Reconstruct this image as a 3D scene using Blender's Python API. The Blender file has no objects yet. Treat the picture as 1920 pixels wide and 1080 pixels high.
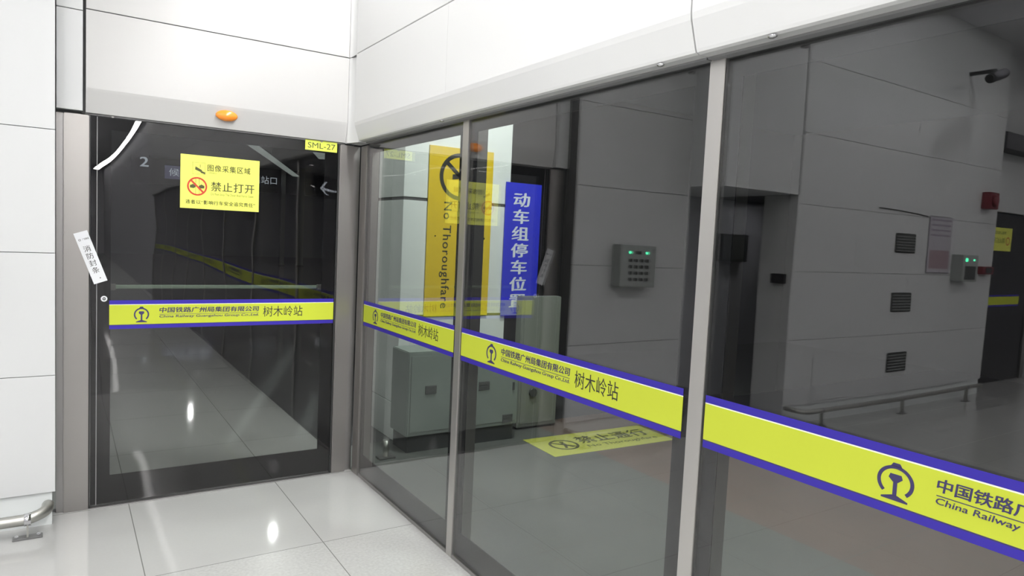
import bpy, bmesh, math, random
from mathutils import Matrix, Vector
random.seed(7)
S = bpy.context.scene
COL = S.collection

# ------------------------------------------------------------------ camera
cam_d = bpy.data.cameras.new('camera')
cam = bpy.data.objects.new('camera', cam_d); COL.objects.link(cam)
cam_d.sensor_fit = 'HORIZONTAL'; cam_d.sensor_width = 36.0
cam_d.lens = 1292.8 * 36.0 / 1920.0
cam_d.clip_start = 0.05; cam_d.clip_end = 200
YAW, PIT, ROL = 0.57870, -0.07130, 0.04699
_f = Vector((math.sin(YAW)*math.cos(PIT), math.cos(YAW)*math.cos(PIT), math.sin(PIT)))
_r = Vector((math.cos(YAW), -math.sin(YAW), 0)); _u = _r.cross(_f)
_c, _s = math.cos(ROL), math.sin(ROL)
_R = _c*_r + _s*_u; _U = -_s*_r + _c*_u
M = Matrix(((_R.x, _U.x, -_f.x, -1.6178), (_R.y, _U.y, -_f.y, -4.3412), (_R.z, _U.z, -_f.z, 1.5911), (0, 0, 0, 1)))
cam.matrix_world = M
S.camera = cam

# ------------------------------------------------------------------ world, exposure
w = bpy.data.worlds.new('world'); S.world = w; w.use_nodes = True
w.node_tree.nodes['Background'].inputs[0].default_value = (0.85, 0.92, 1.0, 1)
w.node_tree.nodes['Background'].inputs[1].default_value = 0.05
S.view_settings.view_transform = 'Standard'; S.view_settings.look = 'None'
S.view_settings.exposure = -0.10; S.view_settings.gamma = 1.0
S.view_settings.use_curve_mapping = False
S.cycles.max_bounces = 12; S.cycles.glossy_bounces = 8; S.cycles.transparent_max_bounces = 24
S.cycles.diffuse_bounces = 4; S.cycles.blur_glossy = 0.0
S.cycles.sample_clamp_indirect = 4.0
S.cycles.caustics_reflective = False; S.cycles.caustics_refractive = False

LED_STRENGTH = 66.0       # linear luminaires
FILL_W = 46.0             # added round downlights, fill light for the platform

# ------------------------------------------------------------------ materials
def lin(r, g, b):
    f = lambda v: (v/255/12.92) if v/255 <= .04045 else ((v/255+.055)/1.055)**2.4
    return (f(r), f(g), f(b), 1)

def mat(name, col, rough=.5, metal=0., spec=.5, noise=0., nscale=8., coat=0.):
    m = bpy.data.materials.new(name); m.use_nodes = True
    nt = m.node_tree; b = nt.nodes['Principled BSDF']
    b.inputs['Base Color'].default_value = col
    b.inputs['Roughness'].default_value = rough
    b.inputs['Metallic'].default_value = metal
    b.inputs['Specular IOR Level'].default_value = spec
    b.inputs['Coat Weight'].default_value = coat
    if noise:
        tc = nt.nodes.new('ShaderNodeTexCoord'); n = nt.nodes.new('ShaderNodeTexNoise')
        n.inputs['Scale'].default_value = nscale; n.inputs['Detail'].default_value = 4
        mx = nt.nodes.new('ShaderNodeMixRGB'); mx.blend_type = 'MULTIPLY'; mx.inputs[0].default_value = 1
        r = nt.nodes.new('ShaderNodeMapRange')
        r.inputs['To Min'].default_value = 1-noise; r.inputs['To Max'].default_value = 1+noise
        nt.links.new(tc.outputs['Object'], n.inputs['Vector']); nt.links.new(n.outputs['Fac'], r.inputs['Value'])
        mx.inputs[1].default_value = col; nt.links.new(r.outputs[0], mx.inputs[2])
        nt.links.new(mx.outputs[0], b.inputs['Base Color'])
    return m

def emat(name, col, strength):
    m = bpy.data.materials.new(name); m.use_nodes = True
    nt = m.node_tree; nt.nodes.clear()
    e = nt.nodes.new('ShaderNodeEmission'); o = nt.nodes.new('ShaderNodeOutputMaterial')
    e.inputs[0].default_value = col; e.inputs[1].default_value = strength
    nt.links.new(e.outputs[0], o.inputs[0]); return m

def glass(name, tint, f0=.045, wave=0.0, wscale=2.0, power=4.0):
    """thin architectural glass: tinted see-through plus a mirror layer that grows towards grazing"""
    m = bpy.data.materials.new(name); m.use_nodes = True
    nt = m.node_tree; nt.nodes.clear(); N = nt.nodes.new; L = nt.links.new
    o = N('ShaderNodeOutputMaterial'); mix = N('ShaderNodeMixShader')
    t = N('ShaderNodeBsdfTransparent'); t.inputs[0].default_value = tint
    g = N('ShaderNodeBsdfGlossy'); g.inputs['Roughness'].default_value = 0.0
    g.inputs['Color'].default_value = (1.0, .98, 1, 1)
    lw = N('ShaderNodeLayerWeight'); lw.inputs[0].default_value = .5
    p = N('ShaderNodeMath'); p.operation = 'POWER'; p.inputs[1].default_value = power
    a = N('ShaderNodeMath'); a.operation = 'MULTIPLY_ADD'; a.inputs[1].default_value = 1-f0; a.inputs[2].default_value = f0
    L(lw.outputs['Facing'], p.inputs[0]); L(p.outputs[0], a.inputs[0]); L(a.outputs[0], mix.inputs[0])
    L(t.outputs[0], mix.inputs[1]); L(g.outputs[0], mix.inputs[2]); L(mix.outputs[0], o.inputs[0])
    if wave:
        tc = N('ShaderNodeTexCoord'); n = N('ShaderNodeTexNoise'); n.inputs['Scale'].default_value = wscale
        n.inputs['Detail'].default_value = 0.5
        b = N('ShaderNodeBump'); b.inputs['Strength'].default_value = 1.0; b.inputs['Distance'].default_value = wave
        L(tc.outputs['Object'], n.inputs['Vector']); L(n.outputs['Fac'], b.inputs['Height']); L(b.outputs[0], g.inputs['Normal'])
    return m

def steel(name, col, rough, sx=1, sz=1):
    m = mat(name, col, rough, 1.0)
    nt = m.node_tree; b = nt.nodes['Principled BSDF']
    tc = nt.nodes.new('ShaderNodeTexCoord'); mp = nt.nodes.new('ShaderNodeMapping')
    mp.inputs['Scale'].default_value = (400, 400, 2)
    n = nt.nodes.new('ShaderNodeTexNoise'); n.inputs['Scale'].default_value = 1
    r = nt.nodes.new('ShaderNodeMapRange'); r.inputs['To Min'].default_value = rough*.8; r.inputs['To Max'].default_value = rough*1.25
    nt.links.new(tc.outputs['Object'], mp.inputs[0]); nt.links.new(mp.outputs[0], n.inputs['Vector'])
    nt.links.new(n.outputs['Fac'], r.inputs['Value']); nt.links.new(r.outputs[0], b.inputs['Roughness'])
    return m

def floor_mat():
    m = bpy.data.materials.new('granite_tiles'); m.use_nodes = True
    nt = m.node_tree; N = nt.nodes.new; L = nt.links.new; b = nt.nodes['Principled BSDF']
    geo = N('ShaderNodeNewGeometry'); sp = N('ShaderNodeSeparateXYZ'); L(geo.outputs['Position'], sp.inputs[0])
    def M_(op, a, b_=None, c=None):
        n = N('ShaderNodeMath'); n.operation = op
        for i, v in enumerate((a, b_, c)):
            if v is None: continue
            if isinstance(v, (int, float)): n.inputs[i].default_value = v
            else: L(v, n.inputs[i])
        return n.outputs[0]
    ux = M_('DIVIDE', M_('ADD', sp.outputs[0], .503), .805)
    uy = M_('DIVIDE', M_('ADD', sp.outputs[1], .03), .952)
    def line(u, wdt):
        fr = M_('FRACT', u); d = M_('MINIMUM', fr, M_('SUBTRACT', 1.0, fr)); return M_('LESS_THAN', d, wdt)
    j = M_('MAXIMUM', line(ux, .0028), line(uy, .0024))
    cell = N('ShaderNodeCombineXYZ'); L(M_('FLOOR', ux), cell.inputs[0]); L(M_('FLOOR', uy), cell.inputs[1])
    wn = N('ShaderNodeTexWhiteNoise'); wn.noise_dimensions = '3D'; L(cell.outputs[0], wn.inputs['Vector'])
    n1 = N('ShaderNodeTexNoise'); n1.inputs['Scale'].default_value = 1.6; n1.inputs['Detail'].default_value = 5
    L(geo.outputs['Position'], n1.inputs['Vector'])
    n2 = N('ShaderNodeTexNoise'); n2.inputs['Scale'].default_value = 70; n2.inputs['Detail'].default_value = 3
    L(geo.outputs['Position'], n2.inputs['Vector'])
    # speckled tiles lie in front of y = -0.98, plain polished ones behind
    front = M_('MULTIPLY', M_('LESS_THAN', sp.outputs[1], -.982), M_('GREATER_THAN', sp.outputs[1], -2.886))
    amp = M_('MULTIPLY_ADD', front, .30, .05)
    v = M_('ADD', M_('MULTIPLY', M_('SUBTRACT', n2.outputs['Fac'], .5), amp), M_('MULTIPLY', M_('SUBTRACT', n1.outputs['Fac'], .5), .12))
    v = M_('ADD', v, M_('MULTIPLY', M_('SUBTRACT', wn.outputs['Value'], .5), .05))
    v = M_('ADD', v, 1.0)
    base = N('ShaderNodeMixRGB'); base.blend_type = 'MULTIPLY'; base.inputs[0].default_value = 1
    base.inputs[1].default_value = (.385, .385, .378, 1); L(v, base.inputs[2])
    jm = N('ShaderNodeMixRGB'); L(j, jm.inputs[0]); L(base.outputs[0], jm.inputs[1]); jm.inputs[2].default_value = (.16, .16, .155, 1)
    L(jm.outputs[0], b.inputs['Base Color'])
    L(M_('MULTIPLY_ADD', front, .16, .06), b.inputs['Roughness'])
    b.inputs['Specular IOR Level'].default_value = .5
    # slightly uneven tile laying
    nb = N('ShaderNodeTexNoise'); nb.inputs['Scale'].default_value = 1.1; nb.inputs['Detail'].default_value = 1
    L(geo.outputs['Position'], nb.inputs['Vector'])
    bp = N('ShaderNodeBump'); bp.inputs['Distance'].default_value = .003; bp.inputs['Strength'].default_value = .5
    tl = N('ShaderNodeVectorMath'); tl.operation = 'MULTIPLY_ADD'
    wc = N('ShaderNodeTexWhiteNoise'); wc.noise_dimensions = '3D'; L(cell.outputs[0], wc.inputs['Vector'])
    tl.inputs[1].default_value = (.012, .006, 0); tl.inputs[2].default_value = (-.006, -.003, 1)
    L(wc.outputs['Color'], tl.inputs[0])
    L(tl.outputs[0], bp.inputs['Normal'])
    L(nb.outputs['Fac'], bp.inputs['Height']); L(bp.outputs[0], b.inputs['Normal'])
    return m

def concourse_floor_mat():
    """grey stone with one long brown granite strip beyond the glass"""
    m = bpy.data.materials.new('grey_stone_with_brown_strip'); m.use_nodes = True
    nt = m.node_tree; N = nt.nodes.new; L = nt.links.new; b = nt.nodes['Principled BSDF']
    geo = N('ShaderNodeNewGeometry'); sp = N('ShaderNodeSeparateXYZ'); L(geo.outputs['Position'], sp.inputs[0])
    def M_(op, a, b_=None, c=None):
        n = N('ShaderNodeMath'); n.operation = op
        for i, v in enumerate((a, b_, c)):
            if v is None: continue
            if isinstance(v, (int, float)): n.inputs[i].default_value = v
            else: L(v, n.inputs[i])
        return n.outputs[0]
    n1 = N('ShaderNodeTexNoise'); n1.inputs['Scale'].default_value = 3; n1.inputs['Detail'].default_value = 5
    L(geo.outputs['Position'], n1.inputs['Vector'])
    inb = M_('MULTIPLY', M_('GREATER_THAN', sp.outputs[0], 1.78), M_('LESS_THAN', sp.outputs[0], 3.0))
    far = N('ShaderNodeMixRGB'); L(M_('GREATER_THAN', sp.outputs[0], 3.0), far.inputs[0]); far.inputs[1].default_value = (.125, .13, .122, 1); far.inputs[2].default_value = (.018, .018, .020, 1)  # stone past the brown strip is coloured near black to look unlit
    mx = N('ShaderNodeMixRGB'); L(inb, mx.inputs[0]); L(far.outputs[0], mx.inputs[1]); mx.inputs[2].default_value = (.15, .108, .09, 1)
    fx = M_('FRACT', M_('DIVIDE', M_('ADD', sp.outputs[0], .2), .66)); fy = M_('FRACT', M_('DIVIDE', sp.outputs[1], .8))
    j = M_('MAXIMUM', M_('LESS_THAN', fx, .008), M_('LESS_THAN', fy, .007))
    v = M_('MULTIPLY_ADD', n1.outputs['Fac'], .35, .82)
    m2 = N('ShaderNodeMixRGB'); m2.blend_type = 'MULTIPLY'; m2.inputs[0].default_value = 1; L(mx.outputs[0], m2.inputs[1]); L(v, m2.inputs[2])
    m3 = N('ShaderNodeMixRGB'); L(j, m3.inputs[0]); L(m2.outputs[0], m3.inputs[1]); m3.inputs[2].default_value = (.12, .11, .10, 1)
    L(m3.outputs[0], b.inputs['Base Color']); b.inputs['Roughness'].default_value = .35
    return m

WHITE = mat('white_enamel_panel', (.86, .865, .865, 1), .22, spec=.45)
WHITE2 = mat('white_wall_panel', (.585, .595, .60, 1), .38, spec=.4)
WHITED = mat('toned_down_white_enamel', (.50, .50, .495, 1), .26, spec=.5)  # same white enamel, colour darkened to offset stronger light on the door header
WHITEK = mat('white_plinth', (.70, .73, .73, 1), .4)
SEAM = mat('dark_seam', (.09, .09, .09, 1), .7)
SEAMG = mat('grey_gasket', (.24, .24, .245, 1), .6)
STEEL = steel('brushed_steel', (.39, .375, .36, 1), .36)
STEELP = steel('satin_steel_post', (.62, .60, .58, 1), .42)
STEELD = steel('dull_steel', (.40, .39, .385, 1), .40)
PIPE = steel('tarnished_pipe', (.50, .50, .47, 1), .42)
PLATE = mat('dull_foot_plate', (.17, .17, .17, 1), .5, .3)
CHROME = mat('chrome', (.8, .8, .82, 1), .12, 1)
FRIT = mat('black_frit', (.018, .017, .021, 1), .6, spec=.2)
RUBBER = mat('black_rubber', (.02, .02, .02, 1), .6)
CEIL = mat('ceiling_panel', (.55, .55, .57, 1), .6)
HALLW = mat('hall_wall', (.50, .50, .53, 1), .6)
DARKW = mat('dark_wall', (.060, .060, .068, 1), .7)
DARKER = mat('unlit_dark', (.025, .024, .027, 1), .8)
FLOOR = floor_mat()
FLOOR2 = concourse_floor_mat()
G_DOOR = glass('door_glass', (.66, .67, .655, 1), .052, wave=.0024, wscale=2.6)
G_SIDE = glass('screen_glass', (.78, .80, .785, 1), .080, wave=.0012, wscale=1.6, power=4.0)
YEL = mat('band_yellow', lin(190, 201, 60), .55, spec=.25)
YEL2 = mat('sign_yellow', lin(238, 243, 110), .5, spec=.3)
YEL3 = mat('amber_yellow', lin(222, 190, 30), .6)
YEL4 = mat('sticker_yellow', lin(188, 190, 84), .6)
YELT = mat('tag_yellow', lin(214, 226, 90), .5)
PUR = mat('band_purple', lin(54, 42, 155), .5, spec=.3)
NAVY = mat('logo_navy', lin(52, 46, 92), .6)
INK = mat('black_ink', lin(44, 44, 40), .6)
INKF = mat('faded_ink', lin(132, 136, 70), .6)
INKG = mat('dark_olive_ink', lin(74, 76, 36), .6)
RED = mat('sign_red', lin(196, 60, 40), .5)
BLUE = mat('sign_blue', lin(48, 56, 215), .45)
WLET = mat('white_lettering', lin(225, 230, 240), .5)
PAPER = mat('white_paper', lin(226, 228, 232), .6)
WSILV = mat('white_film_edge', lin(232, 234, 214), .5)
ORANGE = mat('orange_plastic', lin(250, 148, 50), .25, coat=.4)
CAB = mat('cabinet_paint', (.21, .245, .225, 1), .5, noise=.06)
CABL = mat('pale_cabinet_paint', (.22, .235, .21, 1), .5)
CABD = mat('cabinet_base', (.05, .055, .055, 1), .7)
VENT = mat('vent_grille', (.04, .042, .042, 1), .6)
LED = emat('led_diffuser', (1, .985, .965, 1), LED_STRENGTH)
LEDD = emat('downlight_diffuser', (.96, .98, 1, 1), 30.0)
GREENL = emat('green_indicator', (.10, 1, .50, 1), 9)
SIGNL = emat('lit_sign_text', (.80, .88, 1, 1), .75)
LEDF = emat('dim_led_diffuser', (.9, 1, .97, 1), .42)
SIGNB = emat('lit_sign_field', (.30, .30, .55, 1), .30)
SLAT = mat('dark_slat', (.085, .095, .09, 1), .6)
RBOX = mat('grey_box', (.30, .32, .31, 1), .5)
REDD = mat('dark_red_plastic', (.15, .02, .028, 1), .4)
POST = mat('poster_print', (.42, .40, .44, 1), .6)

# ------------------------------------------------------------------ helpers
def mesh_obj(name, me, m, parent=None, matrix=None):
    o = bpy.data.objects.new(name, me); COL.objects.link(o)
    if m is not None: me.materials.append(m)
    if parent is not None:
        o.parent = parent
        if matrix is not None: o.matrix_local = matrix
    elif matrix is not None: o.matrix_world = matrix
    return o

def tag(o, label=None, cat=None, group=None, kind=None):
    if label: o['label'] = label
    if cat: o['category'] = cat
    if group: o['group'] = group
    if kind: o['kind'] = kind
    return o

def thing(name, label, cat, loc=(0, 0, 0), rot=(0, 0, 0), group=None):
    o = bpy.data.objects.new(name, None); COL.objects.link(o)
    o.empty_display_size = .1
    o.matrix_world = Matrix.Translation(loc) @ Matrix.Rotation(rot[2], 4, 'Z') @ Matrix.Rotation(rot[0], 4, 'X')
    return tag(o, label, cat, group)

def inv(parent):
    return parent.matrix_world.inverted() if parent is not None else Matrix()

def wm(o):      # world matrix of a freshly linked chain
    m = o.matrix_basis.copy()
    return m if o.parent is None else wm(o.parent) @ m

def boxes(name, m, lst, parent=None, bevel=0.0, world=True, seg=2):
    """boxes (x0,x1,y0,y1,z0,z1) in world coordinates joined in one mesh"""
    bm = bmesh.new()
    for b in lst:
        x0, x1, y0, y1, z0, z1 = b[:6]
        vs = [bm.verts.new(p) for p in ((x0,y0,z0),(x1,y0,z0),(x1,y1,z0),(x0,y1,z0),(x0,y0,z1),(x1,y0,z1),(x1,y1,z1),(x0,y1,z1))]
        for f in ((0,3,2,1),(4,5,6,7),(0,1,5,4),(1,2,6,5),(2,3,7,6),(3,0,4,7)): bm.faces.new([vs[i] for i in f])
    if bevel:
        bmesh.ops.bevel(bm, geom=bm.edges[:], offset=bevel, segments=seg, affect='EDGES', clamp_overlap=True)
    me = bpy.data.meshes.new(name)
    if world and parent is not None: bm.transform(wm(parent).inverted())
    bm.normal_update(); bm.to_mesh(me); bm.free()
    return mesh_obj(name, me, m, parent)

def prism(name, m, prof, axis, a, b, parent=None, smooth=False, world=True):
    """profile points (two coordinates) swept along axis 'x','y' or 'z' from a to b"""
    bm = bmesh.new()
    def P(p, t):
        return {'x': (t, p[0], p[1]), 'y': (p[0], t, p[1]), 'z': (p[0], p[1], t)}[axis]
    A = [bm.verts.new(P(p, a)) for p in prof]; B = [bm.verts.new(P(p, b)) for p in prof]
    n = len(prof)
    bm.faces.new(A); bm.faces.new(B[::-1])
    for i in range(n): bm.faces.new((A[i], B[i], B[(i+1) % n], A[(i+1) % n]))
    bmesh.ops.recalc_face_normals(bm, faces=bm.faces)
    if world and parent is not None: bm.transform(wm(parent).inverted())
    me = bpy.data.meshes.new(name); bm.to_mesh(me); bm.free()
    return mesh_obj(name, me, m, parent)

def tube(name, m, pts, r, parent=None, n=16, world=True):
    bm = bmesh.new(); rings = []
    P = [Vector(p) for p in pts]
    for i, p in enumerate(P):
        d = (P[min(i+1, len(P)-1)] - P[max(i-1, 0)]).normalized()
        u = d.cross(Vector((0, 0, 1)));  u = u if u.length > .05 else d.cross(Vector((1, 0, 0)))
        u.normalize(); v = d.cross(u)
        rr = r[i] if isinstance(r, (list, tuple)) else r
        rings.append([bm.verts.new(p + rr*(math.cos(2*math.pi*k/n)*u + math.sin(2*math.pi*k/n)*v)) for k in range(n)])
    for a, b in zip(rings, rings[1:]):
        for k in range(n): f = bm.faces.new((a[k], a[(k+1) % n], b[(k+1) % n], b[k])); f.smooth = True
    bm.faces.new(rings[0][::-1]); bm.faces.new(rings[-1])
    bmesh.ops.recalc_face_normals(bm, faces=bm.faces)
    if world and parent is not None: bm.transform(wm(parent).inverted())
    me = bpy.data.meshes.new(name); bm.to_mesh(me); bm.free()
    return mesh_obj(name, me, m, parent)

def poly(name, m, polys, parent, z0=0.0, t=.0006):
    """flat shapes in the parent's own x-y plane, each a list of (x, y), given a small thickness"""
    bm = bmesh.new()
    for pts in polys:
        A = [bm.verts.new((x, y, z0+t)) for x, y in pts]; B = [bm.verts.new((x, y, z0)) for x, y in pts]
        bm.faces.new(A); bm.faces.new(B[::-1]); n = len(pts)
        for i in range(n): bm.faces.new((A[i], B[i], B[(i+1) % n], A[(i+1) % n]))
    bmesh.ops.recalc_face_normals(bm, faces=bm.faces)
    me = bpy.data.meshes.new(name); bm.to_mesh(me); bm.free()
    return mesh_obj(name, me, m, parent)

def rect(x0, x1, y0, y1): return [(x0, y0), (x1, y0), (x1, y1), (x0, y1)]
def arc_polys(cx, cy, r0, r1, a0, a1, n=40, sx=1.0):
    out = []
    for i in range(n):
        t0 = math.radians(a0+(a1-a0)*i/n); t1 = math.radians(a0+(a1-a0)*(i+1)/n)
        out.append([(cx+sx*r0*math.cos(t0), cy+r0*math.sin(t0)), (cx+sx*r1*math.cos(t0), cy+r1*math.sin(t0)),
                    (cx+sx*r1*math.cos(t1), cy+r1*math.sin(t1)), (cx+sx*r0*math.cos(t1), cy+r0*math.sin(t1))])
    return out
def disc_poly(cx, cy, r, n=28): return [(cx+r*math.cos(2*math.pi*i/n), cy+r*math.sin(2*math.pi*i/n)) for i in range(n)]

def text(name, body, box, m, parent, z0=0.0, bold=0.0, shear=0.0, rot=0, t=.0006, vertical=False, space=1.0):
    """lettering as a mesh fitted to box (x0,x1,y0,y1) in the parent's own plane"""
    cu = bpy.data.curves.new(name, 'FONT')
    cu.body = '\n'.join(body) if vertical else body
    cu.size = 1; cu.resolution_u = 3; cu.shear = shear; cu.space_character = space
    if vertical: cu.space_line = 1.12
    cu.extrude = 0
    tmp = bpy.data.objects.new(name, cu); COL.objects.link(tmp)
    dg = bpy.context.evaluated_depsgraph_get()
    me = bpy.data.meshes.new_from_object(tmp.evaluated_get(dg))
    bpy.data.objects.remove(tmp); bpy.data.curves.remove(cu)
    me.name = name; me.materials.clear()
    if rot: me.transform(Matrix.Rotation(math.radians(rot), 4, 'Z'))
    xs = [v.co.x for v in me.vertices]; ys = [v.co.y for v in me.vertices]
    if bold:
        b2 = bmesh.new()
        for sh in (-bold, 0, bold):
            n0 = len(b2.verts); b2.from_mesh(me); b2.verts.ensure_lookup_table()
            for v in b2.verts[n0:]: v.co += Vector((sh, sh*.5, .0003*(1+sh/bold))) if not rot else Vector((sh*.5, sh, .0003*(1+sh/bold)))
        b2.to_mesh(me); b2.free()
    x0, x1, y0, y1 = box
    sx = (x1-x0)/max(1e-6, max(xs)-min(xs)); sy = (y1-y0)/max(1e-6, max(ys)-min(ys))
    mx, my = min(xs), min(ys)
    for v in me.vertices: v.co = ((v.co.x-mx)*sx+x0, (v.co.y-my)*sy+y0, z0+t+v.co.z)
    bm = bmesh.new(); bm.from_mesh(me)
    top = bm.faces[:]
    rim = [e for e in bm.edges if len(e.link_faces) == 1]
    r = bmesh.ops.extrude_edge_only(bm, edges=rim)
    for g in r['geom']:
        if isinstance(g, bmesh.types.BMVert): g.co.z = z0
    for f in top:
        f.normal_update()
        if f.normal.z < 0: f.normal_flip()
    bm.to_mesh(me); bm.free()
    return mesh_obj(name, me, m, parent)

DOORPL = (math.radians(90), 0, 0)                    # local x -> +x, y -> up, z -> towards the platform (-y)
SIDEPL = (math.radians(90), 0, math.radians(-90))    # local x -> -y, y -> up, z -> towards the platform (-x)

def railway_logo(parent, x, w, y0, y1, z0):
    """ring open at the bottom with a nub on top and an upright rail section inside"""
    h = y1-y0; cx = x; R = w/2; sy = h/ (2*R*1.16)
    P = []
    cy = y1 - h*.50
    ry = h*.43
    n = 44
    for i in range(n):
        a0 = math.radians(-48+276*i/n); a1 = math.radians(-48+276*(i+1)/n)
        q = []
        for a, k in ((a0, 1), (a1, 1), (a1, .80), (a0, .80)): q.append((cx+R*k*math.cos(a), cy+ry*k*math.sin(a)))
        P.append(q)
    P.append([(cx-.16*w, cy+ry*.93), (cx+.16*w, cy+ry*.93), (cx+.09*w, y1), (cx-.09*w, y1)])
    P.append([(cx-.19*w, cy+ry*.22), (cx+.19*w, cy+ry*.22), (cx+.15*w, cy+ry*.47), (cx-.15*w, cy+ry*.47)])
    P.append([(cx-.07*w, cy-ry*.02), (cx+.07*w, cy-ry*.02), (cx+.19*w, cy+ry*.22), (cx-.19*w, cy+ry*.22)])
    P.append([(cx-.055*w, y0+h*.12), (cx+.055*w, y0+h*.12), (cx+.055*w, cy), (cx-.055*w, cy)])
    P.append([(cx-.36*w, y0), (cx+.36*w, y0), (cx+.36*w, y0+h*.045), (cx+.08*w, y0+h*.14), (cx-.08*w, y0+h*.14), (cx-.36*w, y0+h*.045)])
    return poly('railway_emblem', NAVY, P, parent, z0)

ZT, ZB = 1.1254, 1.0165
def band(root, x0, x1, lx, lw, cx0, cx1, sx0, sx1, zoff=.0055):
    """yellow safety band with purple edges and company lettering, in the pane's own plane"""
    bz = bpy.data.objects.new('safety_band', bpy.data.meshes.new('safety_band'))
    bpy.data.objects.remove(bz)
    b = poly('safety_band', YEL, [rect(x0, x1, ZB, ZT)], root, zoff, .0008)
    b['label'] = 'yellow film band with railway company lettering'
    poly('purple_edge', PUR, [rect(x0, x1, ZT+.0035, ZT+.026), rect(x0, x1, ZB-.024, ZB-.0035)], b, zoff, .0007)
    poly('film_edge_line', WSILV, [rect(x0, x1, ZT, ZT+.0035)], b, zoff, .0008)
    poly('dark_edge_line', NAVY, [rect(x0, x1, ZB-.0035, ZB)], b, zoff, .0007)
    z = zoff+.0008
    railway_logo(b, lx, lw, 1.027, 1.115, z)
    text('company_lettering', '中国铁路广州局集团有限公司', (cx0, cx1, 1.079, 1.110), NAVY, b, z, bold=.022, shear=.08)
    poly('lettering_rule', NAVY, [rect(cx0, cx1, 1.0695, 1.0715)], b, z, .0005)
    text('english_lettering', 'China Railway Guangzhou Group Co.,Ltd.', (cx0, cx1, 1.047, 1.066), NAVY, b, z, bold=.008, shear=.15)
    text('station_lettering', '树木岭站', (sx0, sx1, 1.044, 1.109), INK, b, z)
    return b

# ================================================================== THE SETTING
tag(boxes('floor', FLOOR, [(-14, 0.0, -33, 0.0, -.12, 0)]), kind='structure')
tag(boxes('floor', FLOOR2, [(0.0, 9, -12, .50, -.12, -.0)]), kind='structure')
tag(boxes('floor', FLOOR, [(-6.2, 0.0, 0.0, 34.0, -.12, 0)]), kind='structure')
tag(boxes('floor', mat('dark_hall_floor', (.08, .08, .082, 1), .10), [(0.0, 12, .50, 34.0, -.12, 0)]), kind='structure')
tag(boxes('ceiling', CEIL, [(-14, -.0, -33, 0, 4.14, 4.24)]), kind='structure')
tag(boxes('ceiling', DARKW, [(0.0, 9, -12, 3.2, 3.6, 3.7)]), kind='structure')
tag(boxes('ceiling', HALLW, [(-6.2, 0.0, 0.11, 34.0, 4.14, 4.24)]), kind='structure')
tag(boxes('ceiling', HALLW, [(0.0, 12, 3.31, 34.0, 4.14, 4.24)]), kind='structure')
tag(boxes('wall_west', HALLW, [(-14.1, -14, -33, 0, 0, 4.14)]), kind='structure')
tag(boxes('wall_south', HALLW, [(-14, 0, -33.1, -33, 0, 4.14)]), kind='structure')
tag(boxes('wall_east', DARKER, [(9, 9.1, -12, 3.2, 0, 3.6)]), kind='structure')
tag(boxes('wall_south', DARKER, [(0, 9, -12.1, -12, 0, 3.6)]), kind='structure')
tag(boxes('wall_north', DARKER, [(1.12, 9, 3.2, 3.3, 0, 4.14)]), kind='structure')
tag(boxes('wall_north', HALLW, [(-6.2, 12, 34.0, 34.1, 0, 4.14)]), kind='structure')
tag(boxes('wall_west', HALLW, [(-6.3, -6.2, .72, 34.0, 0, 4.14)]), kind='structure')
tag(boxes('wall_east', HALLW, [(12, 12.1, 3.2, 34.0, 0, 4.14)]), kind='structure')
tag(boxes('wall_east', HALLW, [(0.0, 0.12, -33, -12, 0, 4.14)]), kind='structure')

# --- panelled white wall left of the end door, with its plinth
JT = (.175, .785, 1.41, 2.026, 2.66, 3.28, 4.14)
def panel_wall(x0, x1, y, zlo, th, cols, kind='structure', name='wall_left', matl=None, top=4.14):
    L_ = [(x0+.006, x1-.006, y+.012, y+th, zlo, top)]
    o = boxes(name, SEAM, L_); tag(o, kind=kind)
    g = []
    xs = [x0 + (x1-x0)*i/cols for i in range(cols+1)]
    zz = [z for z in JT if z >= zlo-1e-6]
    if not zz or zz[0] > zlo+.01: zz = [zlo]+zz
    for i in range(cols):
        for a, b in zip(zz, zz[1:]):
            if a >= top-.01: continue
            g.append((xs[i]+(.0015 if i else 0), xs[i+1]-(.0015 if i < cols-1 else 0), y, y+.02, a+.0015, min(b, top)-.0015))
    p = boxes(name+'_panel', matl or WHITE2, g, o, bevel=.0012, seg=1)
    return o
wl = panel_wall(-2.87, -1.652, -.165, .175, .16, 1, name='wall_left')
boxes('wall_left_return', WHITE2, [(-2.872, -2.850, -.150, 1.2, .175, 2.12)], wl)
tag(boxes('baseboard_left', WHITEK, [(-2.86, -1.666, -.150, -.02, 0, .176)]), kind='structure')
# lintel over the passage, and the wall farther left
tag(boxes('wall_left', WHITE2, [(-3.84, -2.874, -.548, .60, 2.105, 4.14)]), kind='structure')
wf = panel_wall(-7.67, -3.86, -.55, .175, .33, 4, name='wall_left')
boxes('wall_left_jamb', WHITE2, [(-3.861, -3.842, -.55, -.20, .0, 2.103)], wf)
tag(boxes('baseboard_left', WHITEK, [(-7.66, -3.87, -.535, -.25, 0, .176)]), kind='structure')
tag(boxes('wall_back', HALLW, [(-6.2, -2.0, .62, .70, 0, 3.6)]), kind='structure')
tag(boxes('ceiling', DARKW, [(-6.2, -3.862, -.2, .62, 2.115, 2.2)]), kind='structure')
# wall over and beyond the far end door
tag(boxes('wall_left', WHITE2, [(-9.56, -7.68, -.33, -.2, 2.22, 4.14)]), kind='structure')
tag(boxes('wall_left', WHITE2, [(-14, -9.56, -.33, -.2, 0, 4.14)]), kind='structure')
tag(boxes('wall_left', DARKER, [(-9.75, -7.3, .3, .4, 0, 2.3)]), kind='structure')

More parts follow.
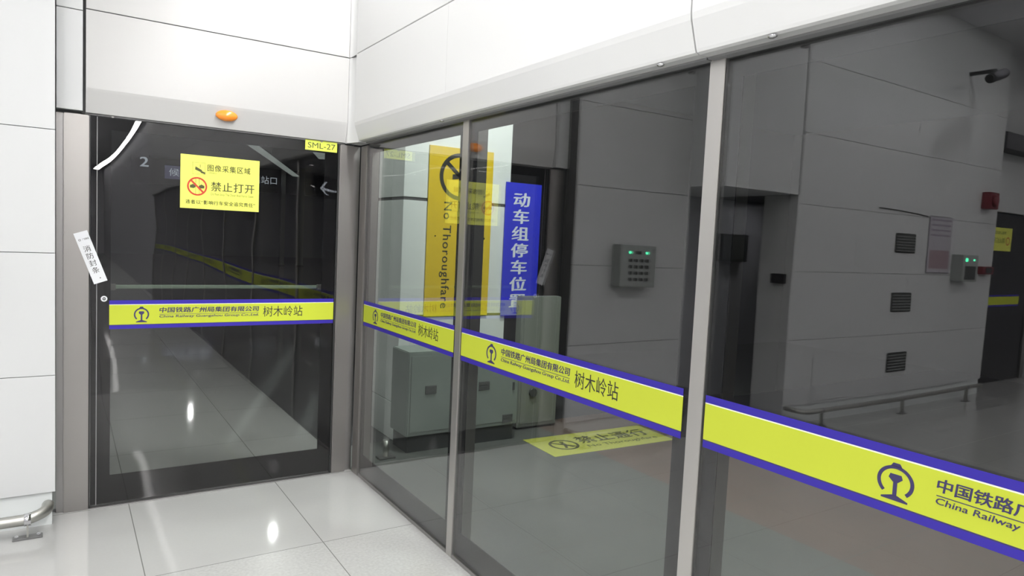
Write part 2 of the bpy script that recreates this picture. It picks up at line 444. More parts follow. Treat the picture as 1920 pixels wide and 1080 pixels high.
# --- steel trim of the door opening
t = thing('steel_door_post', 'wide brushed steel post left of the end door, next to the white wall', 'post', (-1.56, 0, 0))
boxes('post_face', STEEL, [(-1.617, -1.503, -.018, .08, .0, 2.136)], t, bevel=.003)
boxes('side_flange', STEELD, [(-1.650, -1.6175, .002, .08, .0, 2.136)], t, bevel=.001)
boxes('rubber_seal', RUBBER, [(-1.5028, -1.496, -.004, .04, .0, 2.136)], t)
t = thing('steel_door_post', 'brushed steel post right of the end door, in the corner with the glass screens', 'post', (-.1, 0, 0))
boxes('post_face', STEEL, [(-.143, -.052, -.018, .08, .0, 2.136)], t, bevel=.003)
boxes('rubber_seal', RUBBER, [(-.1505, -.1432, -.004, .04, .0, 2.136)], t)
boxes('corner_recess', STEELD, [(-.0518, -.0015, .010, .08, .0, 2.136)], t)
boxes('corner_edge', STEEL, [(-.010, .075, -.135, -.030, .0, 2.136)], t, bevel=.003)

# --- the end door
d = thing('platform_end_door', 'framed dark glass end door with yellow band between two steel posts', 'door', (-.82, 0, 0), DOORPL)
XL, XR = -1.494, -.1515
def fr(name, mt, x0, x1, z0, z1, ix0, ix1, iz0, iz1, y0, y1, par):
    return boxes(name, mt, [(x0, ix0, y0, y1, z0, z1), (ix1, x1, y0, y1, z0, z1), (ix0, ix1, y0, y1, z0, iz0), (ix0, ix1, y0, y1, iz1, z1)], par)
boxes('glass_pane', G_DOOR, [(XL, XR, 0, .010, .012, 2.136)], d)
fr('black_border', FRIT, XL, XR, .012, 2.136, -1.400, -.230, .168, 2.075, .0105, .018, d)['label'] = 'black border around the door glass'
boxes('leaf_edge', SEAMG, [(-1.468, -1.464, -.0018, 0, .012, 2.136)], d)
boxes('threshold', STEELD, [(XL, XR, -.02, .06, 0.0, .006)], d)
pb = boxes('push_bar', mat('pale_green_bar', (.50, .62, .52, 1), .35), [(-1.398, -.232, .040, .070, 1.212, 1.232)], d, bevel=.004)
boxes('bar_bracket', STEELD, [(-1.405, -1.375, .018, .042, 1.205, 1.240), (-.255, -.225, .018, .042, 1.205, 1.240)], pb)
hubx = -.82
def doff(x): return x - hubx
bd = band(d, doff(-1.4065), doff(-.1535), doff(-1.250), .076, doff(-1.160), doff(-.618), doff(-.592), doff(-.352), .0002)
lk = poly('lock_cylinder', PAPER, [disc_poly(doff(-1.431), 1.161, .0155)], d, .0, .004)
poly('keyhole', INK, [disc_poly(doff(-1.431), 1.161, .0085, 14)], lk, .004, .0006)
poly('keyhole_slot', PAPER, [rect(doff(-1.436), doff(-1.426), 1.1595, 1.1625)], lk, .0046, .0004)

# --- header covers over the door
hd = thing('door_header_cover', 'white sloped cover above the end door carrying an oval orange lamp', 'cover panel', (-.81, -.03, 2.15), DOORPL)
HP = [(.02, 2.148), (-.004, 2.148), (-.012, 2.150), (-.036, 2.262), (-.038, 2.275), (-.038, 2.673), (.02, 2.673)]
def hdr(name, prof, a, b, axis, par, m=WHITED):
    return prism(name, m, prof, axis, a, b, par)
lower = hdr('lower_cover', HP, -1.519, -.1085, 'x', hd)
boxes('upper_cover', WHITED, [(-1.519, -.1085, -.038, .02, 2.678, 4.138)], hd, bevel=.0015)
boxes('backing', SEAMG, [(-1.540, -.108, .0202, .10, 2.145, 4.138)], hd)
boxes('cover_lip', SEAMG, [(-1.519, -.1085, .002, .018, 2.1405, 2.1478)], hd)
lam_bm = bmesh.new(); bmesh.ops.create_uvsphere(lam_bm, u_segments=32, v_segments=16, radius=1)
for f in lam_bm.faces: f.smooth = True
lam_bm.transform(Matrix.Translation((-.826, -.032, 2.222)) @ Matrix.Rotation(math.radians(-12), 4, 'X') @ Matrix.Diagonal((.060, .026, .032, 1)))
lam_bm.transform(wm(hd).inverted())
me = bpy.data.meshes.new('warning_lamp'); lam_bm.to_mesh(me); lam_bm.free()
mesh_obj('warning_lamp', me, ORANGE, hd)['label'] = 'oval orange warning lamp'
for x in (-1.395, -.26):
    boxes('cover_screw', STEELD, [(x-.008, x+.008, -.006, -.0005, 2.137, 2.1478)], hd, bevel=.003)

nb = thing('header_side_cover', 'narrow white cover panel between the left wall and the door header, above the post', 'cover panel', (-1.59, -.03, 2.15), DOORPL)
boxes('panel_face', WHITE2, [(-1.648, -1.533, -.040, .02, 2.152, 2.66)], nb, bevel=.0015)
boxes('panel_top', WHITE2, [(-1.648, -1.533, -.040, .02, 2.664, 4.138)], nb, bevel=.0015)
boxes('shadow_gap', SEAMG, [(-1.652, -1.541, .0201, .10, 2.140, 4.138)], nb)

# corner strip between the two headers
cs = thing('corner_cover_strip', 'slim white corner strip where the door header meets the side header', 'cover panel', (-.09, -.09, 2.15))
prism('strip_lower', WHITE, [(-.1065, -.040), (-.076, -.158), (.0, -.158), (.0, .0), (-.1065, .0)], 'z', 2.146, 2.673, cs)
prism('strip_upper', WHITE, [(-.1065, -.040), (-.076, -.158), (.0, -.158), (.0, .0), (-.1065, .0)], 'z', 2.678, 4.138, cs)
boxes('strip_backing', SEAM, [(-.10, .0, -.15, .0, 2.672, 2.679)], cs)

# --- side header covers (one module per screen pair)
def side_header(y0, y1, label, joints=()):
    h = thing('screen_header_cover', label, 'cover panel', (-.08, (y0+y1)/2, 2.15), SIDEPL, group=None)
    r = .010
    prof = [(.03, 2.150), (-.028, 2.150), (-.066, 2.150), (-.077, 2.1545), (-.081, 2.163), (-.106, 2.242), (-.1085, 2.262), (-.1085, 2.673), (.03, 2.673)]
    prism('lower_cover', WHITE, prof, 'y', y0, y1, h)
    boxes('upper_cover', WHITE, [(-.1085, .03, y0, y1, 2.678, 4.138)], h, bevel=.002)
    boxes('backing', SEAM, [(-.09, .1, y0+.002, y1-.002, 2.672, 2.679), (.031, .1, y0+.002, y1-.002, 2.146, 4.138)], h)
    boxes('underside_lip', SEAMG, [(-.03, .02, y0, y1, 2.143, 2.1498)], h)
    return h
def screw(h, y):
    bm = bmesh.new(); bmesh.ops.create_uvsphere(bm, u_segments=20, v_segments=10, radius=1)
    for f in bm.faces: f.smooth = True
    bm.transform(Matrix.Translation((-.070, y, 2.1485)) @ Matrix.Diagonal((.010, .014, .006, 1)))
    bm.transform(wm(h).inverted()); me = bpy.data.meshes.new('cover_screw'); bm.to_mesh(me); bm.free()
    mesh_obj('cover_screw', me, CHROME, h)
h1 = side_header(-2.899, -.166, 'long white sloped header cover above the two glass screens nearest the corner')
boxes('panel_joint', mat('hairline_joint', (.62, .62, .62, 1), .5), [(-.1088, -.1080, -1.3785, -1.3765, 2.262, 3.85)], h1)
for y in (-1.275, -2.752): screw(h1, y)
h2 = side_header(-5.70, -2.905, 'white sloped header cover above the near glass screen at the top right')
for y in (-3.155, -4.6): screw(h2, y)
h3 = side_header(-12.0, -5.706, 'white header cover running down the platform behind the viewer')

# --- glass screens and posts along the side
def post(y0, y1, depth, label):
    p = thing('screen_post', label, 'post', (.05, (y0+y1)/2, 0), SIDEPL, 'steel posts between the glass screens')
    boxes('post_face', STEELP, [(-.006, .012, y0, y1, .0, 2.150)], p, bevel=.0015)
    boxes('post_fin', STEEL, [(.0125, depth, y0+.004, y1-.004, .0, 2.148)], p)
    return p
post(-1.435, -1.378, .105, 'thin steel post between the first and second glass screens from the corner')
post(-2.950, -2.893, .140, 'broad pale steel post between the second and third glass screens')
def screen(y0, y1, fl, frr, label, bands=None, nb=True):
    yc = (y0+y1)/2
    s = thing('platform_glass_screen', label, 'glass screen', (0, yc, 0), SIDEPL, None)
    boxes('glass_pane', G_SIDE, [(0, .010, y0, y1, .020, 2.1425)], s)
    boxes('black_border', FRIT, [(.0105, .016, y1-fl, y1, .02, 2.1425), (.0105, .016, y0, y0+frr, .02, 2.1425),
                                 (.0105, .016, y0+frr, y1-fl, .02, .145), (.0105, .016, y0+frr, y1-fl, 2.085, 2.1425)], s)['label'] = 'black border around the glass'
    boxes('sill_channel', STEELD, [(-.006, .02, y0, y1, .0, .0195)], s, bevel=.001)
    if bands:
        a, b, lx, lw, c0, c1, s0, s1 = bands
        q = lambda v: yc - v
        band(s, q(a), q(b), q(lx), lw, q(c0), q(c1), q(s0), q(s1), .0002)
    return s
screen(-1.377, -.136, .03, .050, 'narrow glass screen beside the corner, showing a mirrored view of the end door',
       (-.140, -1.362, -.340, .085, -.425, -.925, -.958, -1.193))
screen(-2.892, -1.436, .055, .068, 'middle glass screen between the thin post and the broad pale post',
       (-1.440, -2.868, -1.722, .085, -1.805, -2.297, -2.328, -2.572))
screen(-4.40, -2.951, .052, .07, 'nearest glass screen at the right, with a long empty stretch of yellow band',
       (-2.957, -4.36, -3.528, .085, -3.618, -4.10, -4.13, -4.34))
post(-4.456, -4.401, .140, 'steel post beside the viewer at the far end of the nearest screen')
yy = -4.457
while yy > -11.5:
    screen(yy-1.45, yy, .052, .06, 'glass screen in the run of screens behind the viewer', (yy-.01, yy-1.42, yy-.57, .085, yy-.66, yy-1.15, yy-1.18, yy-1.40))['group'] = 'glass screens behind the viewer'
    p = post(yy-1.506, yy-1.451, .140, 'steel post in the run of screens behind the viewer'); p['group'] = 'steel posts behind the viewer'
    yy -= 1.507
tag(boxes('trim_1', STEELD, [(.02, .12, -12, -.02, 0, .018)]), kind='structure')

# ================================================================== SIGNS AND STICKERS
# yellow warning sign on the end door
s = thing('door_warning_sign', 'yellow sign with a red no-opening circle stuck high on the end door', 'sign', (-1.0615, 0, 1.679), DOORPL)
W, H = .430, .304
poly('sign_board', YEL2, [rect(0, W, 0, H)], s, .0004, .004)
z = .0044
o = poly('camera_pictogram', INKG, [[(.076, .222), (.112, .207), (.113, .221), (.078, .240)], [(.104, .206), (.128, .199), (.132, .208), (.112, .216)], rect(.101, .1035, .234, .252)], s, z)
poly('pictogram_frame', INKF, [rect(.062, .130, .262, .2635), rect(.062, .130, .196, .1975), rect(.062, .0635, .196, .2635), rect(.1285, .130, .196, .2635)], s, z)
text('heading_lettering', '图像采集区域', (.142, .378, .219, .257), INKG, s, z, space=1.15, bold=.012)
text('small_lettering', 'VIDEO', (.146, .192, .206, .213), INKF, s, z)
pc = poly('prohibition_ring', RED, arc_polys(.088, .127, .044, .053, 0, 360) + [[(.0530, .1550), (.0600, .1620), (.1230, .0990), (.1160, .0920)]], s, z+.0008)
poly('hands_and_door', INKG, [rect(.0795, .081, .08, .172), rect(.0975, .099, .08, .172),
     [(.050, .118), (.070, .116), (.079, .122), (.079, .130), (.066, .139), (.050, .132)],
     [(.126, .118), (.106, .116), (.097, .122), (.097, .130), (.110, .139), (.126, .132)]], s, z)
text('prohibition_lettering', '禁止打开', (.162, .402, .106, .160), INKG, s, z, bold=.012, space=1.1)
text('english_lettering', 'Do Not Stop The Door And Force Open', (.162, .398, .078, .096), INKF, s, z)
text('rule_lettering', '违者以“影响行车安全追究责任”', (.028, .408, .026, .050), INKG, s, z, space=1.1, bold=.012)

s = thing('door_number_tag', 'small yellow tag reading SML-27 at the top right of the end door', 'sign', (-.361, 0, 2.083), DOORPL)
poly('tag_plate', YELT, [rect(0, .202, 0, .062)], s, .0004, .0012)
text('tag_lettering', 'SML-27', (.016, .190, .014, .048), INKG, s, .0016)

# paper fire seal stuck across post and door
ang = math.atan2(1.266-1.533, -1.416+1.511) + math.radians(90)
s = bpy.data.objects.new('paper_fire_seal', None); COL.objects.link(s)
s.matrix_world = Matrix.Translation((-1.448, -.0205, 1.254)) @ Matrix.Rotation(math.radians(90), 4, 'X') @ Matrix.Rotation(ang, 4, 'Z')
tag(s, 'white paper fire seal stuck askew across the left steel post and the end door', 'paper seal')
poly('paper_strip', PAPER, [rect(-.0330, .0330, -.002, .282)], s, 0, .0008)
text('seal_lettering', '消防封条', (-.017, .017, .052, .205), INK, s, .0008, vertical=True)
text('issuer_lettering', '广铁集团', (-.004, .026, .236, .246), INK, s, .0008)
poly('seal_emblem', INK, arc_polys(-.017, .241, .0035, .0055, 0, 360, 18), s, .0008)
poly('stamp_dot', INK, [disc_poly(.006, .022, .003, 10)], s, .0008)

# things beyond the glass: white pillar, its signs, cabinets
tag(boxes('wall_pillar', SEAM, [(.515, 1.445, .456, .93, 0, 3.6)]), kind='structure')
pp = bpy.data.objects['wall_pillar']
g = []
for a, b in ((.0, .285), (.29, .955), (.975, 1.845), (1.868, 2.735), (2.75, 3.6)):
    g.append((.510, 1.450, .450, .94, a, b))
boxes('wall_pillar_cladding', mat('pillar_enamel', (.76, .79, .77, 1), .4), g, pp, bevel=.002)
s = thing('tall_no_entry_board', 'tall amber board lettered sideways on the white pillar beyond the glass', 'sign', (.706, .448, .965), DOORPL)
poly('board', YEL3, [rect(0, .565, 0, 1.305)], s, 0, .012)
poly('prohibition_ring', INK, arc_polys(.270, 1.085, .150, .182, 0, 360), s, .012)
poly('ring_bar', INK, [[(.140, 1.175), (.160, 1.20), (.400, .995), (.380, .97)]], s, .012)
poly('walking_figure', INK, [disc_poly(.34, 1.10, .025, 14), [(.20, 1.06), (.31, 1.08), (.31, 1.12), (.20, 1.10)]], s, .012)
text('english_lettering', 'No Thoroughfare', (.115, .205, .060, .885), INK, s, .012, rot=-90, bold=.012, space=1.15)
text('prohibition_lettering', '禁止通行', (.255, .42, .08, .88), INK, s, .012, rot=-90, bold=.02)
poly('board_screw', CHROME, [disc_poly(.505, .615, .008, 12)], s, .012)
poly('board_screw', CHROME, [disc_poly(.07, .62, .006, 12)], s, .012)

s = thing('train_stop_sign', 'tall blue sign with white characters at the pillar edge beyond the glass', 'sign', (1.400, .440, .955), DOORPL)
poly('board', BLUE, [rect(0, .350, 0, 1.095)], s, 0, .010)
text('lettering', '动车组停车位置', (.075, .235, .070, 1.015), WLET, s, .010, bold=.03, vertical=True)
boxes('bracket', STEELD, [(1.42, 1.46, .4405, .449, 1.1, 1.14)], s)
boxes('bracket', STEELD, [(1.42, 1.46, .4405, .449, 1.85, 1.89)], s)

s = thing('floor_no_entry_sticker', 'yellow no-thoroughfare sticker lying on the floor beyond the glass', 'floor sticker', (1.425, -.372, .0), (0, 0, math.radians(-2.5)))
poly('sticker_sheet', YEL4, [rect(0, 1.19, 0, .46)], s, 0, .002)
poly('prohibition_ring', INKG, arc_polys(.235, .225, .100, .122, 0, 360) + [[(.15, .29), (.165, .305), (.32, .16), (.305, .145)]], s, .002)
poly('walking_figure', INKG, [disc_poly(.25, .285, .018, 12), [(.225, .20), (.255, .20), (.265, .265), (.225, .265)], [(.20, .15), (.22, .145), (.25, .205), (.225, .21)], [(.27, .15), (.29, .155), (.26, .21), (.24, .205)]], s, .002)
text('prohibition_lettering', '禁止通行', (.40, 1.10, .20, .365), INKG, s, .002, bold=.02, space=1.15)
text('english_lettering', 'No Thoroughfare', (.40, 1.10, .085, .155), INKG, s, .002)

def cabinet(x0, x1, y0, y1, ztop, zbase, label, m, vents, extra=None):
    c = thing('equipment_cabinet', label, 'cabinet', ((x0+x1)/2, (y0+y1)/2, 0))
    boxes('body', m, [(x0, x1, y0, y1, zbase, ztop)], c, bevel=.006)
    boxes('plinth', CABD, [(x0+.02, x1-.02, y0+.03, y1-.02, 0, zbase)], c)
    dr = boxes('door', m, [(x0+.02, x1-.02, y0-.008, y0, zbase+.03, ztop-.03)], c, bevel=.003)
    boxes('latch', CABD, [(x1-.06, x1-.045, y0-.018, y0-.008, zbase+(ztop-zbase)*.45, zbase+(ztop-zbase)*.55)], dr)
    for v in vents:
        f = boxes('vent_grille', VENT, [(v[0], v[1], y0-.013, y0-.008, v[2], v[3])], c)
        n = 6; L_ = []
        for i in range(n):
            zc = v[2]+(v[3]-v[2])*(i+.5)/n
            L_.append((v[0]+.004, v[1]-.004, y0-.016, y0-.013, zc-.002, zc+.002))
        boxes('louvre_slats', SLAT, L_, f)
    return c
cabinet(.455, .925, .135, .43, .745, .125, 'low grey cabinet in the corner beyond the narrow glass screen', CAB, [(.590, .680, .432, .494)])
cabinet(.935, 1.410, .135, .43, .745, .125, 'grey vented cabinet beyond the glass, left of the tall pale cabinet', CAB, [(1.040, 1.135, .425, .490), (1.268, 1.360, .150, .212)])
c = cabinet(1.545, 1.945, .330, .42, 1.12, .02, 'tall pale grey cabinet beyond the glass below the blue sign', CABL, [])
tube('dial', CABD, [(1.68, .320, .315), (1.68, .300, .315)], .036, c, 24)
text('panel_lettering', '设备检修请勿靠近', (-.16, .14, .885, .905), INKG, c, 0) if False else None
cr = thing('barrier_post_foot', 'short dark post foot on the floor beyond the narrow glass screen', 'post foot', (.30, .13, 0))
boxes('foot_plate', STEELD, [(.24, .36, .09, .17, 0, .012)], cr, bevel=.002)
tube('stub', PIPE, [(.30, .13, .012), (.30, .13, .13)], .022, cr)

# --- pipe rail at the wall foot, left edge of the picture
def pipe_rail(x0, x1, y, z, feet, label, ybend, r=.030):
    p = thing('pipe_guard_rail', label, 'guard rail', ((x0+x1)/2, y, 0))
    pts = [(x0, y, z), (x1-.11, y, z)]
    for k in range(1, 9):
        a = math.pi/2*k/8
        pts.append((x1-.11+.10*math.sin(a), y+.10*(1-math.cos(a)), z+.012*math.sin(a)))
    pts.append((x1-.008, ybend, z+.014))
    tube('rail_tube', PIPE, pts, r, p, 20)
    for fx in feet:
        tube('collar', CHROME, [(fx-.014, y, z), (fx+.014, y, z)], r*1.12, p, 20)
        ft = boxes('bracket', PIPE, [(fx-.004, fx+.004, y-.018, y+.018, .008, z)], p)
        pl_ = boxes('foot_plate', PLATE, [(fx-.062, fx+.062, y-.026, y+.03, .0, .006)], ft, bevel=.002)
        for sx in (-.045, .045):
            boxes('foot_bolt', CHROME, [(fx+sx-.008, fx+sx+.008, y-.008, y+.008, .008, .018)], ft, bevel=.003)
    return p
pipe_rail(-2.83, -1.675, -.285, .093, (-1.765, -2.6), 'steel pipe rail along the foot of the left wall, bending into the wall', -.150, .027)
pipe_rail(-7.35, -3.87, -.70, .155, (-4.2, -5.6, -7.0), 'long steel pipe rail along the foot of the vented wall, seen mirrored in the glass', -.535, .022)

# --- fittings on the walls at the left (seen mirrored in the screens)
def wall_box(name, label, cat, x0, x1, yw, th, z0, z1, m):
    b = thing(name, label, cat, ((x0+x1)/2, yw, z0), DOORPL)
    boxes('housing', m, [(x0, x1, yw-th, yw, z0, z1)], b, bevel=.006)
    return b
b = wall_box('control_box', 'grey control box with two green lights and button rows, mirrored in the middle glass screen', 'control box', -2.425, -2.045, -.165, .10, 1.250, 1.585, RBOX)
for x in (-2.320, -2.145): tube('green_light', GREENL, [(x, -.263, 1.527), (x, -.272, 1.527)], .011, b, 16)['label'] = 'lit green indicator'
boxes('display', VENT, [(-2.265, -2.20, -.268, -.264, 1.515, 1.54)], b)
for r_ in range(4):
    for k in range(4):
        x = -2.325 + k*.058; z_ = 1.465 - r_*.05
        boxes('button', VENT, [(x-.019, x+.019, -.272, -.264, z_-.013, z_+.013)], b, bevel=.003)
boxes('hinge', STEELD, [(-2.437, -2.425, -.24, -.20, 1.50, 1.54), (-2.437, -2.425, -.24, -.20, 1.30, 1.34)], b)
b = wall_box('control_box', 'small control box with green lights beside the poster, mirrored in the nearest screen', 'control box', -7.04, -6.68, -.55, .12, 1.345, 1.645, RBOX)
tube('green_light', GREENL, [(-6.76, -.668, 1.59), (-6.76, -.678, 1.59)], .022, b, 16)
tube('green_light', GREENL, [(-6.93, -.668, 1.59), (-6.93, -.678, 1.59)], .012, b, 16)
boxes('key_panel', VENT, [(-6.98, -6.74, -.676, -.669, 1.37, 1.52)], b)
for (z0, z1), lb in zip(((1.63, 1.835), (1.015, 1.215), (.40, .60)), ('top', 'middle', 'bottom')):
    v = wall_box('wall_vent', 'square grey wall vent, %s one of the column of three mirrored in the nearest screen' % lb, 'vent', -5.88, -5.50, -.55, .012, z0, z1, VENT)
    boxes('slats', RBOX, [(-5.87, -5.51, -.566, -.562, z0+.02+i*.03, z0+.026+i*.03) for i in range(6)], v)
b = wall_box('notice_poster', 'grey notice poster on the wall above the small control box, mirrored in the glass', 'poster', -6.62, -6.13, -.55, .012, 1.43, 2.05, POST)
boxes('print_rows', mat('poster_ink', (.24, .22, .26, 1), .6), [(-6.58, -6.17, -.5635, -.562, 2.00-i*.055, 2.018-i*.055) for i in range(4)], b)
boxes('red_print', mat('poster_red', (.30, .22, .24, 1), .6), [(-6.58, -6.17, -.5635, -.562, 1.48, 1.68)], b)
b = wall_box('fire_alarm_bell', 'dark red fire alarm high on the wall beside the far door, mirrored in the glass', 'alarm', -7.47, -7.24, -.55, .09, 2.19, 2.38, REDD)
tube('bell_dome', REDD, [(-7.355, -.64, 2.285), (-7.355, -.67, 2.285)], [.075, .05], b, 20)
b = wall_box('alarm_button', 'small dark call point on the wall beside the far door, mirrored in the glass', 'alarm button', -7.56, -7.28, -.55, .07, 1.43, 1.52, REDD)
boxes('button_face', VENT, [(-7.50, -7.36, -.626, -.620, 1.445, 1.505)], b)
b = thing('light_switch', 'small black switch on the corner of the passage wall, mirrored in the glass', 'switch', (-3.84, -.42, 1.30))
boxes('plate', DARKER, [(-3.842, -3.80, -.50, -.36, 1.295, 1.385)], b, bevel=.004)
boxes('rocker', VENT, [(-3.80, -3.794, -.46, -.40, 1.315, 1.365)], b)
b = wall_box('passage_wall_box', 'black box on the back wall of the dark passage, mirrored in the glass', 'box', -4.58, -4.15, .62, .10, 1.46, 1.755, DARKER)
boxes('box_door', VENT, [(-4.56, -4.17, .512, .519, 1.48, 1.735)], b)
b = wall_box('wall_hatch', 'flush white access hatch low on the vented wall, mirrored in the glass', 'hatch', -4.77, -4.25, -.55, .004, .20, .65, WHITE2)
b = wall_box('high_junction_box', 'long dark box high above the far door, mirrored in the glass', 'box', -8.9, -7.78, -.33, .20, 2.95, 3.15, DARKW)
cc = thing('security_camera', 'dark security camera on a bracket near the ceiling, mirrored in the glass', 'camera', (-6.4, -.55, 3.5))
tube('bracket_arm', VENT, [(-6.70, -.552, 3.62), (-6.70, -.80, 3.62), (-6.55, -.90, 3.52)], .022, cc, 12)
tube('camera_body', DARKW, [(-6.62, -.92, 3.56), (-6.25, -.95, 3.44)], .05, cc, 16)
tube('lens', RUBBER, [(-6.25, -.95, 3.44), (-6.22, -.953, 3.43)], .04, cc, 16)
wr = tube('loose_cable', RUBBER, [(-5.15, -.556, 2.075), (-5.5, -.556, 2.068), (-5.9, -.556, 2.05), (-6.10, -.556, 2.035)], .005, None, 8)
tag(wr, 'thin dark cable running to the poster, mirrored in the nearest screen', 'cable')

# far end door
d2 = thing('platform_end_door', 'dark far end door with a yellow notice, mirrored at the right edge of the glass', 'door', (-8.6, -.28, 0), DOORPL)
boxes('glass_pane', mat('dark_glass', (.012, .011, .014, 1), .12, spec=.3), [(-9.45, -7.90, -.28, -.27, .01, 2.2)], d2)
fr('black_border', FRIT, -9.45, -7.90, .01, 2.2, -9.35, -8.0, .16, 2.1, -.269, -.262, d2)
b2 = boxes('safety_band', YEL, [(-9.22, -8.05, -.283, -.2805, 1.017, 1.125)], d2)
boxes('purple_edge', PUR, [(-9.22, -8.05, -.283, -.2805, 1.126, 1.148), (-9.22, -8.05, -.283, -.2805, .994, 1.016)], b2)
boxes('post_face', STEEL, [(-7.90, -7.80, -.30, -.2, 0, 2.2), (-9.55, -9.45, -.30, -.2, 0, 2.2)], d2)
s = thing('far_door_notice', 'yellow notice on the dark far end door, mirrored at the right edge', 'sign', (-8.80, -.281, 1.725), DOORPL)
poly('sign_board', YEL2, [rect(0, .56, 0, .300)], s, 0, .004)
poly('prohibition_ring', RED, arc_polys(.10, .13, .040, .055, 0, 360, 24), s, .004)
text('sign_lettering', '禁止打开', (.19, .52, .10, .17), INKG, s, .004)
text('rule_lettering', '图像采集区域', (.17, .50, .215, .255), INKG, s, .004)

# ================================================================== LIGHTS OF THE HALL AND ADDED FILLS
def strip(p0, p1, wd, label, z=3.83, m=None):
    """suspended linear luminaire: housing with a glowing diffuser"""
    a = Vector(p0); b = Vector(p1); dlt = b-a; L_ = dlt.length; an = math.atan2(dlt.y, dlt.x)
    t = thing('linear_ceiling_light', label, 'ceiling light', ((a.x+b.x)/2, (a.y+b.y)/2, z), (0, 0, an), None)
    boxes('housing', WHITE2, [(-L_/2, L_/2, -wd/2-.01, wd/2+.01, 0, .03)], t, world=False)
    nh = max(2, int(L_/4))
    for i in range(nh):
        xx = -L_/2 + L_*(i+.5)/nh; tube('suspension_wire', STEELD, [(xx, 0, .03), (xx, 0, 4.14-z)], .004, t, 8, world=False)
    boxes('diffuser', m or LED, [(-L_/2+.01, L_/2-.01, -wd/2, wd/2, -.012, -.0005)], t, world=False)
    return t
strip((-.22, -.30), (-.22, -32.0), .15, 'continuous ceiling light line beside the screen headers, reflected in the door')
strip((-9.36, -.8), (-9.36, -32.0), .10, 'far ceiling light line, seen as a thin bright thread in the glass screens')
strip((1.83, 13.4), (8.1, 29.2), .28, 'long slanting ceiling light seen dimly through the end door glass', m=LEDF)
strip((3.45, 13.0), (5.31, 17.5), .32, 'short slanting ceiling light below the number tag, seen through the end door', m=LEDF)

platform_fill = bpy.data.lights.new('downlight', 'AREA'); platform_fill.shape = 'DISK'; platform_fill.size = .22; platform_fill.energy = FILL_W; platform_fill.color = (1, .985, .965)  # added ceiling grid, general fill for the platform
def downlight(x, y, label, grp, z=4.14, light=platform_fill, r=.14):
    t = thing('round_downlight', label, 'ceiling light', (x, y, z), (0, 0, 0), grp)
    tube('trim_ring', WHITE2, [(0, 0, -.012), (0, 0, -.0005)], r, t, 28, world=False)
    tube('diffuser', LEDD, [(0, 0, -.0135), (0, 0, -.0125)], r*.7, t, 24, world=False)
    l = bpy.data.objects.new('lamp', light); COL.objects.link(l); l.parent = t; l.matrix_local = Matrix.Translation((0, 0, -.016))
    return t
for x in (-2.6, -4.8, -7.0, -11.4):
    for y in (-3.0, -5.8, -9.0, -12.4, -18.0, -24.0):
        downlight(x, y, 'added fill downlight in the platform ceiling', 'added fill downlights in the platform ceiling')
l5 = bpy.data.lights.new('wall_fill', 'AREA'); l5.shape = 'DISK'; l5.size = .2; l5.energy = 26  # added pair that lifts the brightness of the upper vented wall
for x in (-4.6, -6.4):
    downlight(x, -1.35, 'added fill downlight brightening the upper vented wall', 'added wall fill downlights', 4.14, l5)
l2 = bpy.data.lights.new('beyond_screen_fill', 'AREA'); l2.shape = 'DISK'; l2.size = .5; l2.energy = 105; l2.color = (.95, 1, .97)  # added to light the pillar, cabinets and sticker beyond the screens
for x, y in ((.95, -.75), (1.3, -2.9)):
    downlight(x, y, 'added fill downlight beyond the glass screens', 'added fill downlights beyond the glass screens', 3.6, l2)
l3 = bpy.data.lights.new('passage_fill', 'AREA'); l3.shape = 'DISK'; l3.size = .4; l3.energy = 75; l3.color = (.95, 1, .95)  # added to brighten the floor that shows through the end door
downlight(-.9, 1.1, 'added fill downlight over the floor behind the end door', None, 4.14, l3)

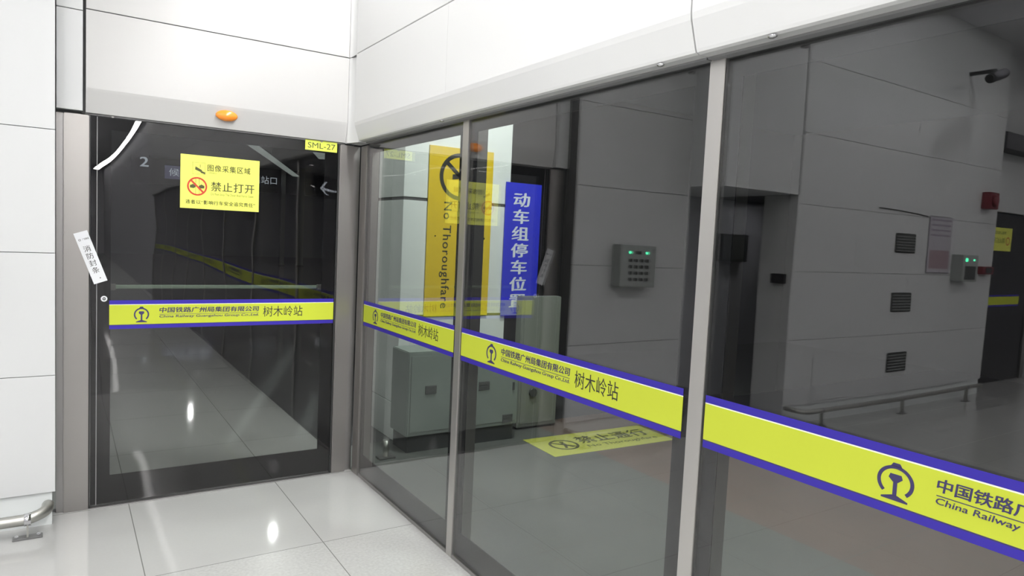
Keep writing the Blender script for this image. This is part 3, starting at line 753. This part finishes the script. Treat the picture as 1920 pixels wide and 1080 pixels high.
l6 = bpy.data.lights.new('hall_lamp', 'AREA'); l6.shape = 'DISK'; l6.size = .09; l6.energy = 30
hall_fill = bpy.data.lights.new('hall_lamp', 'AREA'); hall_fill.shape = 'DISK'; hall_fill.size = .3; hall_fill.energy = 70  # added out of view to lift the dark hall behind the door
for x, y in ((-3, 7), (-3, 15), (-3, 23)):
    downlight(x, y, 'added unseen fill downlight over the left side of the hall behind the end door', 'added left fill downlights behind the end door', 4.14, hall_fill)
for x, y in ((1.62, 8.45), (1.66, 18.1)):
    downlight(x, y, 'round downlight in the hall behind the end door', 'downlights behind the end door', 4.14, l6, .075)
l4 = bpy.data.lights.new('passage_fill', 'AREA'); l4.shape = 'DISK'; l4.size = .2; l4.energy = 2.5  # added weak fill that keeps the side passage from going black
downlight(-4.6, .2, 'small added fill downlight in the side passage', None, 2.115, l4)

# hanging direction sign far down the platform (read in the door after two mirrors)
s = thing('hanging_direction_sign', 'long dark hanging sign with number 2 and exit lettering, far behind the end door', 'sign', (.85, 26, 3.2), DOORPL)
poly('sign_case', DARKW, [rect(-.3, 8.4, -.15, .85)], s, 0, .12)
poly('lit_field', SIGNB, [rect(.85, 2.7, .10, .62)], s, .12, .01)
text('exit_number', '2', (0.0, .28, .50, .86), SIGNL, s, .13, bold=.02)
text('exit_lettering', '出站口', (4.15, 5.12, .20, .52), SIGNL, s, .13)
text('left_field_lettering', '候车检票', (1.0, 2.55, .22, .52), SIGNL, s, .135)
for x in (.3, 7.6):
    poly('hanger_rod', STEELD, [rect(x, x+.03, .85, .938)], s, .05, .03)
for x, w_ in ((6.9, .24), (6.15, .16)):
    cl = thing('hall_column', 'slim grey column far behind the end door glass' if w_ > .2 else 'thinner grey column beside the slim one, far behind the end door glass', 'column', (x, 25.5, 0))
    boxes('shaft', STEELP, [(x-w_/2, x+w_/2, 25.5-w_/2, 25.5+w_/2, .04, 4.138)], cl, bevel=.01)
    boxes('base_ring', STEELD, [(x-w_/2-.03, x+w_/2+.03, 25.5-w_/2-.03, 25.5+w_/2+.03, 0, .04)], cl)

s = thing('hanging_direction_sign', 'small dark hanging sign with lit left arrow, mirrored in the door glass edge', 'sign', (-7.70, -26, 3.2), (math.radians(90), 0, math.radians(180)))
poly('sign_case', DARKW, [rect(0, 1.1, .0, .62)], s, 0, .10)
ARR = emat('lit_arrow', (.85, .92, 1, 1), 26)
poly('left_arrow', ARR, [rect(.33, .78, .275, .33), [(.22, .302), (.29, .302), (.52, .46), (.43, .46)], [(.22, .302), (.43, .145), (.52, .145), (.29, .302)]], s, .10)
for x in (.2, .87):
    poly('hanger_rod', STEELD, [rect(x, x+.03, .62, .938)], s, .04, .03)
